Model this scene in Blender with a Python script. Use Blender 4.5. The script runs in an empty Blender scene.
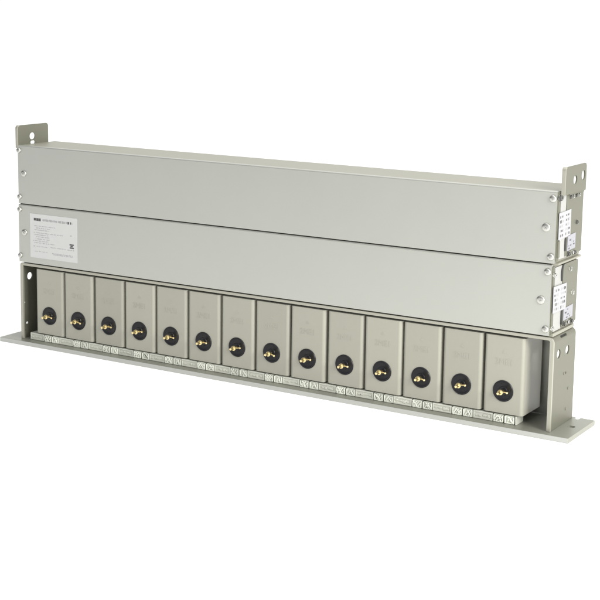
import bpy, bmesh, math, random
from mathutils import Vector, Matrix
random.seed(7)
S = bpy.context.scene
COL = S.collection
R = math.radians

# ------------------------------------------------------------------ materials
def new_mat(name):
    m = bpy.data.materials.new(name); m.use_nodes = True
    nt = m.node_tree; b = nt.nodes['Principled BSDF']
    return m, nt, b

def coated(name, col, metallic=0.0, rough=0.45, grain=0.0, grain_scale=900, var=0.04, spec=0.5, stretch=(1, 1, 1)):
    """painted / metal surface with a fine grain and slight tone and gloss variation"""
    m, nt, b = new_mat(name)
    N, L = nt.nodes, nt.links
    tc = N.new('ShaderNodeTexCoord'); mp = N.new('ShaderNodeMapping')
    mp.inputs['Scale'].default_value = stretch
    L.new(tc.outputs['Object'], mp.inputs['Vector'])
    n1 = N.new('ShaderNodeTexNoise'); n1.inputs['Scale'].default_value = 9; n1.inputs['Detail'].default_value = 6
    L.new(mp.outputs['Vector'], n1.inputs['Vector'])
    mix = N.new('ShaderNodeMix'); mix.data_type = 'RGBA'
    mix.inputs['A'].default_value = (*[c * (1 - var) for c in col], 1)
    mix.inputs['B'].default_value = (*[min(1, c * (1 + var)) for c in col], 1)
    L.new(n1.outputs['Fac'], mix.inputs['Factor'])
    L.new(mix.outputs['Result'], b.inputs['Base Color'])
    mr = N.new('ShaderNodeMapRange'); mr.inputs['To Min'].default_value = rough - .05; mr.inputs['To Max'].default_value = rough + .05
    L.new(n1.outputs['Fac'], mr.inputs['Value']); L.new(mr.outputs['Result'], b.inputs['Roughness'])
    b.inputs['Metallic'].default_value = metallic
    b.inputs['Specular IOR Level'].default_value = spec
    if grain:
        n2 = N.new('ShaderNodeTexNoise'); n2.inputs['Scale'].default_value = grain_scale; n2.inputs['Detail'].default_value = 3
        L.new(mp.outputs['Vector'], n2.inputs['Vector'])
        bp = N.new('ShaderNodeBump'); bp.inputs['Strength'].default_value = grain; bp.inputs['Distance'].default_value = .0006
        L.new(n2.outputs['Fac'], bp.inputs['Height']); L.new(bp.outputs['Normal'], b.inputs['Normal'])
    return m

M = {}
M['panel']   = coated('satin_silver_coating', (.410, .416, .382), .75, .42, .14, 1400, .035)
M['cream']   = coated('pale_champagne_coating', (.250, .247, .200), .35, .5, .10, 1400, .03)
M['frame']   = coated('grey_champagne_coating', (.130, .130, .098), .35, .50, .18, 900, .05)
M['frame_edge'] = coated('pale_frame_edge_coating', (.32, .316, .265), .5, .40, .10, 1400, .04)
M['base']    = coated('brushed_aluminium', (.240, .243, .205), .45, .40, .15, 500, .04, stretch=(.15, 1, 1))
M['lit_edge'] = coated('front_lit_aluminium_edge', (.40, .41, .385), .5, .40, .15, 500, .05, stretch=(.1, 1, 1))  # paler copy of the base metal, low front light painted into its colour
M['module']  = coated('warm_grey_plastic', (.266, .262, .218), .0, .40, .12, 1800, .02, .5)
M['steel']   = coated('bright_screw_steel', (.47, .47, .44), 1.0, .32, .05, 900, .06)
M['mid_steel'] = coated('grey_screw_slot_steel', (.33, .33, .31), .9, .4, .05, 900, .1)
M['dark_steel'] = coated('dark_screw_steel', (.16, .16, .15), .9, .35, .05, 900, .1)
M['black']   = coated('black_socket_plastic', (.008, .008, .010), .0, .30, .08, 1500, .1, .22)
M['slot']    = coated('black_gap_fill', (.012, .012, .011), .0, .7, .05, 900, .1)
M['brass']   = coated('polished_brass', (.72, .60, .33), 1.0, .33, .05, 900, .08)
M['white']   = coated('white_plastic', (.27, .272, .257), .0, .45, .06, 900, .02)
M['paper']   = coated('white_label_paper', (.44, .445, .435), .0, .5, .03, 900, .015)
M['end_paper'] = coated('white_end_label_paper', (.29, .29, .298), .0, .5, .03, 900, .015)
M['lilac']   = coated('pale_lilac_label_paper', (.235, .235, .262), .0, .5, .03, 900, .015)
M['ink']     = coated('black_label_ink', (.05, .05, .05), .0, .55, .0, 900, .1)
M['grey_ink'] = coated('grey_label_ink', (.25, .255, .255), .0, .55, .0, 900, .1)
M['clear']   = coated('milky_clamp_plastic', (.62, .64, .57), .0, .32, .6, 420, .14)
M['bar']     = coated('tinned_bar_metal', (.52, .53, .47), .25, .40, .25, 400, .10)

def vary(m, amt):
    """each copy a hair lighter or darker, as moulded batches are"""
    nt = m.node_tree; b = nt.nodes['Principled BSDF']; src = b.inputs['Base Color'].links[0].from_socket
    oi = nt.nodes.new('ShaderNodeObjectInfo'); mr = nt.nodes.new('ShaderNodeMapRange')
    mr.inputs['To Min'].default_value = 1 - amt; mr.inputs['To Max'].default_value = 1 + amt
    hs = nt.nodes.new('ShaderNodeHueSaturation')
    nt.links.new(oi.outputs['Random'], mr.inputs['Value']); nt.links.new(mr.outputs['Result'], hs.inputs['Value'])
    nt.links.new(src, hs.inputs['Color']); nt.links.new(hs.outputs['Color'], b.inputs['Base Color'])
vary(M['module'], .045); vary(M['clear'], .10); vary(M['bar'], .10)

# ------------------------------------------------------------------ mesh helpers
def box(bm, x0, x1, y0, y1, z0, z1, bev=0.0, seg=2, mi=0, mtx=None):
    t = bmesh.new(); bmesh.ops.create_cube(t, size=1)
    for v in t.verts:
        v.co = Vector(((x0 + x1) / 2 + v.co.x * (x1 - x0), (y0 + y1) / 2 + v.co.y * (y1 - y0), (z0 + z1) / 2 + v.co.z * (z1 - z0)))
    if bev: bmesh.ops.bevel(t, geom=t.edges[:], offset=bev, segments=seg, profile=.5, affect='EDGES')
    merge(bm, t, mi, mtx)

def merge(bm, t, mi=0, mtx=None):
    if mtx: bmesh.ops.transform(t, matrix=mtx, verts=t.verts)
    for f in t.faces: f.material_index = mi
    me = bpy.data.meshes.new('tmp'); t.to_mesh(me); t.free()
    bm.from_mesh(me); bpy.data.meshes.remove(me)

AX = {'x': Matrix.Rotation(R(90), 4, 'Y'), 'y': Matrix.Rotation(R(90), 4, 'X'), 'z': Matrix.Identity(4)}
def lathe(bm, c, axis, prof, seg=40, mi=0):
    """prof: (radius, height) pairs turned about the axis; for 'y' height runs to -y (the front), for 'x' to +x"""
    t = bmesh.new(); rings = []
    for r, h in prof:
        if r <= 1e-6: rings.append([t.verts.new((0, 0, h))])
        else: rings.append([t.verts.new((r * math.cos(2 * math.pi * k / seg), r * math.sin(2 * math.pi * k / seg), h)) for k in range(seg)])
    for a, b in zip(rings, rings[1:]):
        for k in range(seg):
            k2 = (k + 1) % seg
            if len(a) == 1: t.faces.new((a[0], b[k2], b[k]))
            elif len(b) == 1: t.faces.new((a[k], a[k2], b[0]))
            else: t.faces.new((a[k], a[k2], b[k2], b[k]))
    for rg, flip in ((rings[0], True), (rings[-1], False)):
        if len(rg) > 1: t.faces.new(list(reversed(rg)) if flip else rg)
    bmesh.ops.recalc_face_normals(t, faces=t.faces)
    merge(bm, t, mi, Matrix.Translation(c) @ AX[axis])

def prism(bm, pts, axis, a, b, mi=0, bev=0.0):
    """closed outline pushed along an axis; pts are (y,z) for 'x', (x,z) for 'y', (x,y) for 'z'"""
    t = bmesh.new()
    put = {'x': lambda p, h: (h, p[0], p[1]), 'y': lambda p, h: (p[0], h, p[1]), 'z': lambda p, h: (p[0], p[1], h)}[axis]
    A = [t.verts.new(put(p, a)) for p in pts]; B = [t.verts.new(put(p, b)) for p in pts]
    t.faces.new(A); t.faces.new(list(reversed(B)))
    for i in range(len(pts)):
        j = (i + 1) % len(pts); t.faces.new((A[i], B[i], B[j], A[j]))
    bmesh.ops.recalc_face_normals(t, faces=t.faces)
    if bev:
        es = [e for e in t.edges if len(e.link_faces) == 2 and e.calc_face_angle() > R(40)]
        bmesh.ops.bevel(t, geom=es, offset=bev, segments=2, profile=.5, affect='EDGES')
    merge(bm, t, mi)

def capsule(cy, cz, ry, rz, n=20):
    """oval outline: slot of half widths ry, rz"""
    r = min(ry, rz); pts = []
    for k in range(2 * n):
        a = 2 * math.pi * k / (2 * n); c, s = math.cos(a), math.sin(a)
        pts.append((cy + c * r + (math.copysign(ry - r, c) if ry > r else 0), cz + s * r + (math.copysign(rz - r, s) if rz > r else 0)))
    return pts

def round_rect(a0, a1, b0, b1, r, which=(1, 1, 1, 1), n=6):
    """outline with chosen rounded corners, order: (a0,b0) (a1,b0) (a1,b1) (a0,b1)"""
    pts = []
    for (ca, cb, st, on) in ((a0, b0, 180, which[0]), (a1, b0, 270, which[1]), (a1, b1, 0, which[2]), (a0, b1, 90, which[3])):
        if not on: pts.append((ca, cb)); continue
        oa = ca + (r if ca == a0 else -r); ob = cb + (r if cb == b0 else -r)
        for k in range(n + 1):
            a = R(st + 90 * k / n); pts.append((oa + r * math.cos(a), ob + r * math.sin(a)))
    return pts

def finish(me):
    for p in me.polygons: p.use_smooth = True
    me.set_sharp_from_angle(angle=R(38))

def part(name, bm, mats, parent=None, label=None, cut=None, wn=True):
    me = bpy.data.meshes.new(name)
    bmesh.ops.remove_doubles(bm, verts=bm.verts, dist=1e-7) if False else None
    bm.to_mesh(me); bm.free()
    o = bpy.data.objects.new(name, me); COL.objects.link(o)
    for m in (mats if isinstance(mats, (list, tuple)) else [mats]): me.materials.append(m)
    if cut is not None:                     # real holes, cut once and baked into the mesh
        cme = bpy.data.meshes.new('hole'); cut.to_mesh(cme); cut.free()
        co = bpy.data.objects.new('hole', cme); COL.objects.link(co)
        md = o.modifiers.new('holes', 'BOOLEAN'); md.operation = 'DIFFERENCE'; md.object = co; md.solver = 'EXACT'
        dg = bpy.context.evaluated_depsgraph_get(); dg.update()
        nm = bpy.data.meshes.new_from_object(o.evaluated_get(dg))
        o.modifiers.clear(); o.data = nm; nm.name = name
        bpy.data.objects.remove(co); bpy.data.meshes.remove(cme); bpy.data.meshes.remove(me); me = nm
    finish(me)
    if wn:
        w = o.modifiers.new('normals', 'WEIGHTED_NORMAL'); w.keep_sharp = True
    if parent: o.parent = parent
    if label: o['label'] = label
    return o

def copy_part(o, parent, dx):
    c = o.copy(); COL.objects.link(c); c.parent = parent
    if parent is ROOT: c.location.x += dx
    for ch in [k for k in o.children]:
        g = ch.copy(); COL.objects.link(g); g.parent = c
    return c

# ------------------------------------------------------------------ setting
bm = bmesh.new(); box(bm, -60, 60, -60, 60, -.0575, -.0076)
g = part('ground', bm, coated('white_paper_sweep', (.97, .97, .97), 0, .9, 0, 100, .005, .1), wn=False)
g['kind'] = 'structure'

# ------------------------------------------------------------------ the one thing
ROOT = bpy.data.objects.new('busduct', None); COL.objects.link(ROOT)
ROOT.empty_display_size = .05
ROOT['label'] = 'long silver grey busduct with two stacked flat enclosures above fourteen black socketed modules'
ROOT['category'] = 'busduct'

D = .0965
# ---- base plate with bolt holes
bm = bmesh.new(); box(bm, -.038, 1.037, -.0134, .0945, -.0075, 0, .0007, 2)
c = bmesh.new()
for cx, cy, rx, ry in ((1.019, .0444, .0062, .0045), (-.020, .0444, .0062, .0045), (1.0105, .0905, .0045, .006), (-.0115, .0905, .0045, .006)):
    prism(c, capsule(cx, cy, rx, ry), 'z', -.02, .02)
base = part('base_plate', bm, [M['base'], M['lit_edge']], ROOT, cut=c)
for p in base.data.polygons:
    if p.normal.y < -.6 and p.center.y < -.012: p.material_index = 1  # front face painted lighter than the top, as if lit from the front

# ---- bent frame: two end walls and a top, one plate
FX0, FX1, FZ, FD = .0008, 1.0042, .1378, .0875
def bent(e, t, rl=.0045, rr_=.0085, n=8):
    """outline of the bent plate: set in by e, t thick, left and right bend radii"""
    a0, a1, zt = FX0 + e, FX1 - e, FZ - e
    def arcs(a0, a1, zt, rl, rr_):
        p = [(a0, .0002)] + [(a0 + rl - rl * math.cos(R(90 * k / n)), zt - rl + rl * math.sin(R(90 * k / n))) for k in range(n + 1)]
        return p + [(a1 - rr_ + rr_ * math.sin(R(90 * k / n)), zt - rr_ + rr_ * math.cos(R(90 * k / n))) for k in range(n + 1)] + [(a1, .0002)]
    return arcs(a0, a1, zt, rl, rr_) + list(reversed(arcs(a0 + t, a1 - t, zt - t * .75, max(rl - t, .0012), max(rr_ - t, .0012))))
bm = bmesh.new(); prism(bm, bent(.0002, .0024), 'y', .0030, FD, bev=.0003)
c = bmesh.new()
def hole(y, z, ry, rz, x0, x1): prism(c, capsule(y, z, ry, rz), 'x', x0, x1)
for x0, x1 in ((-.02, .03), (.98, 1.03)):
    hole(.0222, .1105, .0066, .0066, x0, x1); hole(.0560, .1100, .0070, .0066, x0, x1)
hole(.0085, .0639, .0024, .0020, -.02, .03); hole(.0140, .0264, .0028, .0024, -.02, .03); hole(.0072, .0126, .0022, .0022, -.02, .03)
hole(.053, .0761, .0019, .0019, .98, 1.03)
hole(.041, .1335, .012, .0016, .998, 1.03)                       # slot in the bend
frame = part('frame', bm, M['frame'], ROOT, cut=c)
bm = bmesh.new(); prism(bm, bent(0, .0060), 'y', 0, .0042, bev=.0006); part('front_flange', bm, M['frame_edge'], frame)
for y, z in ((.0648, .0505), (.0585, .0208), (.0458, .0765)):     # small flush rivets on the wall
    bm = bmesh.new(); lathe(bm, (FX1, y, z), 'x', [(.0022, -.001), (.0022, .0002), (.0015, .0006), (0, .0007)], 20)
    part('rivet', bm, M['frame'], frame)
bm = bmesh.new(); box(bm, .9955, 1.0010, .026, .056, .1285, .1345, .0004); part('slot', bm, M['slot'], frame)  # black block added behind the bend slot, painting the shade inside it
# ---- plate behind the modules
bm = bmesh.new(); box(bm, .010, .9705, .0815, .0845, .0004, .1295, .0004)
part('rear_panel', bm, M['panel'], ROOT)

# ---- the two flat enclosures
def screw(x, z, r, h, parent, cross=0.0, name='screw'):
    bm = bmesh.new()
    lathe(bm, (x, -.0004, z), 'y', [(r, -.002), (r, .0006), (r * .97, h * .45), (r * .85, h * .74), (r * .62, h * .92), (r * .32, h), (0, h)], 36)
    for k in range(2):                                            # drive slots, thin bars of a darker grey steel
        mt = Matrix.Translation((x, -.0004 - h, z)) @ Matrix.Rotation(cross + k * R(90), 4, 'Y')
        box(bm, -r * .45, r * .45, -.00008, .0006, -r * .07, r * .07, mi=1, mtx=mt)
    return part(name, bm, [M['steel'], M['mid_steel']], parent, wn=False)

def enclosure(x0, x1, z0, z1, lab):
    bm = bmesh.new(); box(bm, x0, x1, .0012, D, z0 + .0006, z1 - .0004, .0012, 2)
    body = part('enclosure', bm, M['cream'], ROOT, lab)
    bm = bmesh.new()                                              # folded front cover with lips over top and bottom
    prof = []
    rr = .0022; rb = .0010
    for k in range(7): a = R(90 * k / 6); prof.append((rr - rr * math.cos(a), z1 - rr + rr * math.sin(a)))
    prof += [(.006, z1), (.006, z1 - .001), (.0020, z1 - .0012), (.0020, z0 + .0012), (.006, z0 + .001), (.006, z0)]
    for k in range(7): a = R(90 * k / 6); prof.append((rb - rb * math.sin(a), z0 + rb - rb * math.cos(a)))
    prism(bm, prof, 'x', x0 + .0002, x1 - .0002)
    part('front_cover', bm, M['panel'], body)
    for i, (x, z, r) in enumerate(((x0 + .0032, z1 - .0095, .0052), (x0 + .0135, (z0 + z1) / 2 + .002, .0062), (x0 + .0032, z0 + .0115, .0052),
                      (x1 - .0058, z1 - .0105, .0058), (x1 - .0145, (z0 + z1) / 2 - .0005, .0068), (x1 - .0058, z0 + .0095, .0058))):
        screw(x, z, r * .9, .0031 if i % 3 != 1 else .0020, body, random.uniform(0, 1.5))
    return body

up = enclosure(0, 1.0, .2437, .3462, 'upper flat silver enclosure with plain front')
lo = enclosure(-.0005, .9965, .1394, .2421, 'lower flat silver enclosure with white printed label')
bm = bmesh.new(); box(bm, .0010, .9945, .004, .088, .2412, .2446)
part('spacer_strip', bm, M['slot'], ROOT, wn=False)

# ---- end furniture of the enclosures (right end, the one in view)
def xbolt(x, y, z, r, h, mat, parent, hexa=True, name='bolt'):
    bm = bmesh.new()
    lathe(bm, (x, y, z), 'x', [(r * 1.25, -.001), (r * 1.25, h * .25), (r * 1.22, h * .3)], 28)
    lathe(bm, (x, y, z), 'x', [(r, h * .2), (r, h * .9), (r * .85, h), (r * .4, h), (r * .36, h * .6), (0, h * .55)], 6 if hexa else 28)
    return part(name, bm, mat, parent, wn=False)

def plate(name, x0, x1, pts, mat, parent, bev=.0003, label=None):
    bm = bmesh.new(); prism(bm, pts, 'x', x0, x1, bev=bev); return part(name, bm, mat, parent, label)

def end_label(x, y0, y1, z0, z1, shear, mat, rows, cols, parent, name='end_label', seed=1):
    rnd = random.Random(seed)
    bm = bmesh.new()
    prism(bm, [(y0, z0), (y1, z0 + shear), (y1, z1 + shear), (y0, z1)], 'x', x, x + .0006)
    h = (z1 - z0) / (rows + .7); w = (y1 - y0) / cols
    for r_ in range(rows):
        for c_ in range(cols):
            k = 0.0
            while k < .70:                                        # illegible print: runs of small strokes
                ww = rnd.uniform(.06, .20)
                if k + ww > .78: break
                a = y0 + (c_ + .14 + k) * w; zc = z0 + (r_ + .75) * h + shear * (c_ + .2 + k) / cols
                hh = h * rnd.uniform(.18, .34)
                box(bm, x + .0004, x + .00068, a, a + ww * w * .9, zc - hh, zc + hh, mi=rnd.choice((1, 1, 2)))
                k += ww + rnd.uniform(.0, .05)
    return part(name, bm, [mat, M['grey_ink'], M['ink']], parent, wn=False)

# upper end
X = 1.0
plate('end_plate', X - .001, X + .0028, round_rect(.0305, D - .001, .2500, .3450, .002), M['frame'], up)
plate('insulator', X - .001, X + .0022, [(.0095, .2488), (.0385, .2488), (.0385, .279), (.0300, .290), (.0300, .3435), (.0095, .3435)], M['white'], up)
plate('side_flange', X - .001, X + .0016, [(.0022, .2470), (.0088, .2470), (.0088, .3445), (.0022, .3445)], M['frame'], up)
plate('clip', X + .001, X + .0034, round_rect(.0035, .0098, .2520, .2760, .0012), M['frame'], up)
plate('slot', X + .0016, X + .0030, capsule(.0318, .2675, .0030, .0098), M['slot'], up, 0)
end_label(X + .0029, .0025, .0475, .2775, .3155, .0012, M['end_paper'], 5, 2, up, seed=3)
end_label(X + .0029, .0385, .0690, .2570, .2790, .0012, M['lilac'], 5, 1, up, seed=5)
xbolt(X + .0016, .0062, .3370, .0042, .0042, M['dark_steel'], up)
xbolt(X + .0028, .0430, .2525, .0030, .0040, M['dark_steel'], up); xbolt(X + .0028, .0560, .2530, .0028, .0040, M['steel'], up); xbolt(X + .0028, .0665, .2515, .0028, .0040, M['dark_steel'], up)
xbolt(X + .0028, .0715, .2950, .0026, .0030, M['dark_steel'], up, False)
for y, m in ((.0435, 'dark_steel'), (.0530, 'steel'), (.0660, 'dark_steel'), (.0760, 'steel')):
    xbolt(X + .0028, y, .3345, .0026, .0026, M[m], up, False)
# lower end
X = .9965
plate('end_plate', X - .001, X + .0028, round_rect(.0380, D - .001, .1460, .2375, .003), M['frame'], lo)
plate('insulator', X - .001, X + .0020, [(.0085, .1440), (.0372, .1440), (.0372, .2370), (.0085, .2370)], M['white'], lo)
plate('side_flange', X - .001, X + .0016, [(.0022, .1410), (.0078, .1410), (.0078, .2390), (.0022, .2390)], M['frame'], lo)
arc = [(.0390 - .0085 * math.sin(R(a)), .2235 + .0150 * math.cos(R(a))) for a in range(0, 131, 10)]
arc += [(y + .0052, z) for y, z in reversed(arc)]
plate('slot', X + .0014, X + .0031, arc, M['slot'], lo, 0)
plate('slot', X + .0014, X + .0031, capsule(.0385, .1605, .0028, .0112), M['slot'], lo, 0)
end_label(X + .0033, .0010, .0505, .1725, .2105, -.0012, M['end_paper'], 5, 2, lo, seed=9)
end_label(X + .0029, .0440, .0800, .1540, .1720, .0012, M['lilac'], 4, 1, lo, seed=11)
xbolt(X + .0016, .0058, .2270, .0030, .0034, M['steel'], lo); xbolt(X + .0016, .0054, .1500, .0030, .0030, M['steel'], lo)
xbolt(X + .0028, .0460, .1495, .0028, .0042, M['dark_steel'], lo); xbolt(X + .0028, .0585, .1505, .0030, .0045, M['steel'], lo); xbolt(X + .0028, .0745, .1490, .0030, .0045, M['dark_steel'], lo)
xbolt(X + .0028, .0640, .2275, .0032, .0026, M['steel'], lo, False); xbolt(X + .0028, .0770, .1905, .0032, .0026, M['steel'], lo, False)
# folded lips between the stacked pieces, both ends
for xa, xb, za, zb in ((.994, 1.0048, .2416, .2446),):
    bm = bmesh.new(); box(bm, xa, xb, .0030, .0930, za, zb, .0008, 2); part('joint_lip', bm, M['cream'], ROOT)
bm = bmesh.new(); box(bm, .985, 1.0010, .0035, .0860, .13795, .1428, .0007, 2); part('joint_lip', bm, M['cream'], ROOT)

# ---- hanging ears on both ends
for xa, xb, ya, yb, za in ((1.0036, 1.0092, .0045, .0868, .3405), (-.0048, .0, .0, .0800, .3405)):
    big = xa > .5
    bm = bmesh.new(); prism(bm, round_rect(ya + .0006, yb, za, .3800, .0055, (0, 0, 1, 1)), 'x', xb - .0022, xb, bev=.0005)
    c = bmesh.new()
    s = ya
    prism(c, capsule(s + .0385, .3592, .0072, .0060), 'x', xb - .02, xb + .02)
    if big: prism(c, capsule(s + .0700, .3630, .0072, .0072), 'x', xb - .02, xb + .02)
    else: prism(c, capsule(s + .0395, .3480, .0062, .0032), 'x', xb - .02, xb + .02)
    ear = part('hanging_ear', bm, M['frame'], ROOT, cut=c)
    r_, w_ = .0055, .0018                                         # folded rim along the front edge and round the corner
    rim = [(ya, za)] + [(ya + r_ - r_ * math.cos(R(9 * k)), .3802 - r_ + r_ * math.sin(R(9 * k))) for k in range(11)]
    rim += [(ya + r_ - (r_ - w_) * math.cos(R(9 * k)), .3802 - r_ + (r_ - w_) * math.sin(R(9 * k))) for k in range(10, -1, -1)] + [(ya + w_, za)]
    bm = bmesh.new(); prism(bm, rim, 'x', xa, xb + .0002, bev=.0004); part('ear_flange', bm, M['frame_edge'], ear)
bm = bmesh.new(); box(bm, .9990, 1.0060, .0340, .0900, .3375, .3415, .0006); part('ear_bracket', bm, M['frame'], up)

# ---- printed label on the lower enclosure
LX0, LX1, LZ0, LZ1 = .0263, .1330, .1505, .2282
bm = bmesh.new(); box(bm, LX0, LX1, -.0005, .0003, LZ0, LZ1)
def pr(u0, u1, v, h, mi, glyph=.012, gap=.004, wild=.5):
    u = u0; rnd = random.Random(int(u0 * 1000 + v * 7919))
    while u < u1:
        w = min(glyph * rnd.uniform(.5, 1.4), u1 - u)
        hh = h * rnd.uniform(1 - wild, 1)
        vv = v + rnd.uniform(-.2, .2) * (h - hh)
        box(bm, LX0 + u * (LX1 - LX0), LX0 + (u + w) * (LX1 - LX0), -.00058, -.0004, LZ1 - (vv + hh / 2) * (LZ1 - LZ0), LZ1 - (vv - hh / 2) * (LZ1 - LZ0), mi=mi)
        u += w + gap * rnd.choice((1, 1, 1, 3))
pr(.085, .245, .125, .065, 1, .040, .006, .15)
pr(.272, .80, .125, .056, 2, .022, .0055, .35)
pr(.805, .90, .125, .060, 1, .040, .006, .15)
for v, a, b, m in ((.270, .09, .55, 2), (.318, .13, .43, 2), (.362, .10, .42, 2), (.425, .06, .10, 2), (.425, .13, .70, 2), (.470, .10, .40, 2), (.515, .13, .43, 2),
                   (.565, .12, .42, 2), (.610, .07, .40, 2), (.655, .09, .52, 2), (.735, .07, .38, 2), (.725, .44, .76, 2), (.730, .80, .93, 2), (.85, .10, .38, 2), (.855, .47, .92, 2), (.88, .50, .90, 2)):
    pr(a, b, v, .024, m, .011, .007)
pr(.86, .89, .405, .02, 2, .02, .01)
pr(.84, .93, .605, .03, 1, .09, .0, 0); pr(.86, .91, .640, .028, 1, .05, .0, 0); pr(.845, .93, .675, .03, 1, .09, .0, 0)
part('printed_label', bm, [M['paper'], M['ink'], M['grey_ink']], lo, 'white printed label with small lines of text', wn=False)

# ------------------------------------------------------------------ fourteen plug modules and their terminals
PITCH, L0, MZ0, MZ1, MY, MD = .06637, .0660, .0148, .1300, .0018, .0690
HW = .0316
def module():
    bm = bmesh.new()
    t = bmesh.new(); prism(t, round_rect(-HW, HW, MY, MY + MD, .0056, n=8), 'z', MZ0, MZ1)
    es = [e for e in t.edges if len(e.link_faces) == 2 and e.calc_face_angle() > R(60)]
    bmesh.ops.bevel(t, geom=es, offset=.0008, segments=2, profile=.5, affect='EDGES')
    merge(bm, t)
    body = part('plug_module', bm, M['module'], ROOT)
    cz, cx = .0487, .0
    bm = bmesh.new()                                              # black round socket with raised rim
    lathe(bm, (cx, MY, cz), 'y', [(.0160, -.002), (.0160, .0008), (.0154, .0015), (.0138, .0017), (.0128, .0010), (.0070, .0008), (.0064, .0018), (.0040, .0020), (0, .0020)], 48)
    part('socket', bm, M['black'], body)
    bm = bmesh.new()                                              # brass stud, collar and cross pin
    zc = cz + .0002
    lathe(bm, (cx, MY, zc), 'y', [(.0022, .0), (.0022, .008), (.0040, .0085), (.0043, .0094), (.0040, .0108), (.0024, .0114), (.0022, .0130), (.0022, .0180), (.0019, .0192), (0, .0195)], 24)
    lathe(bm, (cx - .002, MY - .0040, zc - .0012), 'x', [(0, -.001), (.0011, -.0004), (.0012, .0050), (.0009, .0078), (0, .0082)], 14)
    lathe(bm, (cx + .0070, MY, zc - .0022), 'y', [(.0017, .0), (.0017, .0034), (.0011, .0040), (0, .0041)], 16)
    part('brass_pin', bm, M['brass'], body)
    # faint raised mark, almost worn away in the picture
    cu = bpy.data.curves.new('mark', 'FONT'); cu.body = '2ME1'; cu.size = .0125; cu.extrude = .0004; cu.align_x = 'CENTER'
    to = bpy.data.objects.new('mark', cu); COL.objects.link(to)
    dg = bpy.context.evaluated_depsgraph_get(); dg.update()
    me = bpy.data.meshes.new_from_object(to.evaluated_get(dg)); bpy.data.objects.remove(to)
    bm = bmesh.new(); t = bmesh.new(); t.from_mesh(me); bpy.data.meshes.remove(me)
    merge(bm, t, 0, Matrix.Translation((0, MY + .0001, .0880)) @ Matrix.Rotation(R(90), 4, 'X'))
    prism(bm, [(-.0035, .1050), (.0030, .1050), (-.0002, .1095)], 'y', MY - .0003, MY + .0003)
    part('raised_mark', bm, M['module'], body, wn=False)
    return body

def terminal():
    y0, y1, z0, z1 = .0040, .0300, .0003, .0128
    bm = bmesh.new()                                              # flat tinned bar with a long recess
    a, b = -.0470, -.0160
    box(bm, a, b, y0 + .0016, y1, z0, z1, .0004)
    box(bm, a, b, y0, y0 + .0019, z1 - .0026, z1 - .0003, .0005); box(bm, a, b, y0, y0 + .0019, z0 + .0002, z0 + .0028, .0005)
    box(bm, a, a + .0020, y0 + .0002, y0 + .0019, z0 + .002, z1 - .002, .0004); box(bm, b - .0020, b, y0 + .0002, y0 + .0019, z0 + .002, z1 - .002, .0004)
    box(bm, a + .005, b - .006, y0 + .0008, y0 + .0020, .0058, .0072, .0003)
    for q in range(4):                                            # irregular pressed ridges on the bar
        xq = a + .006 + q * .0062 + random.uniform(-.002, .002); wq = random.uniform(.0012, .0030)
        box(bm, xq - wq, xq + wq, y0 + .0006, y0 + .0022, .0045 + random.uniform(-.001, .001), .0060 + random.uniform(0, .0025), .0004)
    bar = part('terminal', bm, M['bar'], ROOT)
    for k, xa in enumerate((-.0146, .0030)):                      # two milky clamps with slanted ribs
        bm = bmesh.new(); xb = xa + .0152; xc = (xa + xb) / 2
        box(bm, xa, xb, y0 + .0022, y1 - .004, z0, z1 - .0006, .0005)
        box(bm, xa, xa + .0018, y0 - .0002, y0 + .0026, z0 + .0004, z1 - .0016, .0005); box(bm, xb - .0018, xb, y0 - .0002, y0 + .0026, z0 + .0004, z1 - .0016, .0005)
        ribs = [(1, -.0042), (1, .0002), (1, .0040), (-1, random.uniform(-.003, .003))] if k == 0 else [(1, -.0016), (-1, .0022), (random.choice((1, -1)), random.uniform(-.003, .003))]
        for s, off in ribs:
            mt = Matrix.Translation((xc + off + random.uniform(-.0009, .0009), y0 + .0012, .0062 + random.uniform(-.0005, .0005))) @ Matrix.Rotation(R(36 * s + random.uniform(-14, 10)), 4, 'Y')
            ww = random.uniform(.0006, .0014)
            box(bm, -ww, ww, -.0014, .0014, -.0058, .0058, .0006, mtx=mt)
        box(bm, xa + .0012, xb - .0012, y0 + .0002, y0 + .0026, .0004, .0022, .0005)
        part('clamp', bm, M['clear'], bar)
    return bar

mod = module()
for k in range(14):
    ter = terminal(); ter.location.x = L0 + k * PITCH
    c = mod
    if k:
        c = mod.copy(); COL.objects.link(c); c.parent = ROOT
        for ch in list(mod.children):
            d = ch.copy(); COL.objects.link(d); d.parent = c
    c.location = (L0 + k * PITCH + random.uniform(-.0003, .0003), random.uniform(-.0004, .0006), 0)
    c.rotation_euler.z = R(random.uniform(-.25, .25))
    for d in c.children:
        if d.name.startswith('brass_pin'):                        # each stud turned its own way in its socket
            ax = Matrix.Translation((0, 0, .0489)); d.matrix_basis = ax @ Matrix.Rotation(R(random.uniform(-16, 14)), 4, 'Y') @ ax.inverted()
# thin tab closing the last terminal
bm = bmesh.new(); box(bm, L0 + 13 * PITCH + .0200, L0 + 13 * PITCH + .0222, .0035, .0290, .0003, .0135, .0003)
part('end_tab', bm, M['bar'], ROOT)

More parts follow.
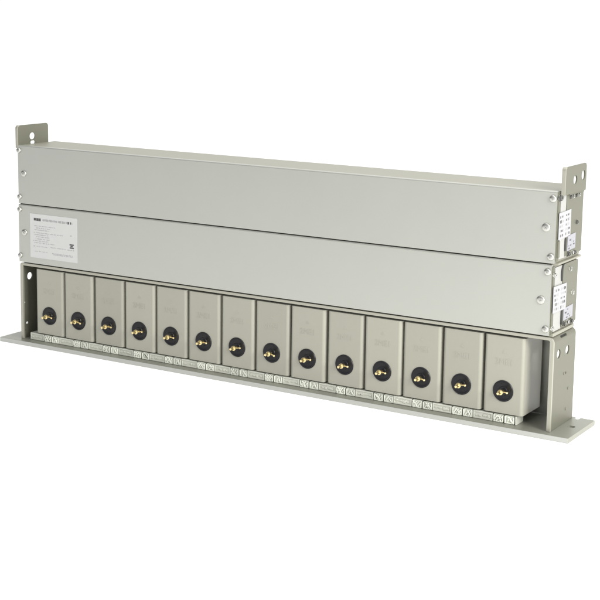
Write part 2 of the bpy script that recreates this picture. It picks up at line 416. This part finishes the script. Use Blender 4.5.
# ------------------------------------------------------------------ world: white studio, dimmer behind the camera
w = bpy.data.worlds.new('World'); S.world = w; w.use_nodes = True
nt = w.node_tree; N, L = nt.nodes, nt.links
bg = N['Background']
tc = N.new('ShaderNodeTexCoord')
dot = N.new('ShaderNodeVectorMath'); dot.operation = 'DOT_PRODUCT'
dot.inputs[1].default_value = Vector((.85, .45, .30)).normalized()
L.new(tc.outputs['Generated'], dot.inputs[0])
mr = N.new('ShaderNodeMapRange'); mr.interpolation_type = 'SMOOTHSTEP'
mr.inputs['From Min'].default_value = -.95; mr.inputs['From Max'].default_value = .10
mr.inputs['To Min'].default_value = .12; mr.inputs['To Max'].default_value = 1.36
L.new(dot.outputs['Value'], mr.inputs['Value'])
L.new(mr.outputs['Result'], bg.inputs['Strength'])
bg.inputs['Color'].default_value = (1, 1, 1, 1)

def area(name, loc, target, size, sizey, power, col=(1, .985, .95)):
    l = bpy.data.lights.new(name, 'AREA'); l.shape = 'RECTANGLE'; l.size = size; l.size_y = sizey; l.energy = power; l.color = col
    o = bpy.data.objects.new(name, l); COL.objects.link(o); o.location = loc
    o.rotation_euler = (Vector(target) - Vector(loc)).to_track_quat('-Z', 'Y').to_euler()
    return o
area('overhead_softbox', (1.1, .1, 2.6), (.9, 0, 0), 2.6, 1.8, 30)
area('side_softbox', (2.7, -.78, 1.0), (.6, 0, .18), .8, 1.2, 70)

# ------------------------------------------------------------------ camera (solved from the photograph)
cx, cy, cz, yaw, pitch, roll, f, ppx, ppy = 1.7248, -1.8627, .6031, .5423, -.1617, .0156, 1428.97, 311.748, 233.505
fwd = Vector((-math.sin(yaw) * math.cos(pitch), math.cos(yaw) * math.cos(pitch), math.sin(pitch)))
right = Vector((math.cos(yaw), math.sin(yaw), 0)); upv = right.cross(fwd)
r2 = math.cos(roll) * right + math.sin(roll) * upv; u2 = -math.sin(roll) * right + math.cos(roll) * upv
cd = bpy.data.cameras.new('camera'); cam = bpy.data.objects.new('camera', cd); COL.objects.link(cam)
mt = Matrix((r2, u2, -fwd)).transposed().to_4x4(); mt.translation = (cx, cy, cz); cam.matrix_world = mt
cd.sensor_width = 36; cd.sensor_fit = 'HORIZONTAL'; cd.lens = f / 600 * 36
cd.shift_x = (300 - ppx) / 600; cd.shift_y = (ppy - 300) / 600
cd.clip_start = .05; cd.clip_end = 500
S.camera = cam

S.render.engine = 'CYCLES'
S.view_settings.view_transform = 'Standard'; S.view_settings.look = 'None'
S.view_settings.exposure = 0; S.view_settings.gamma = 1
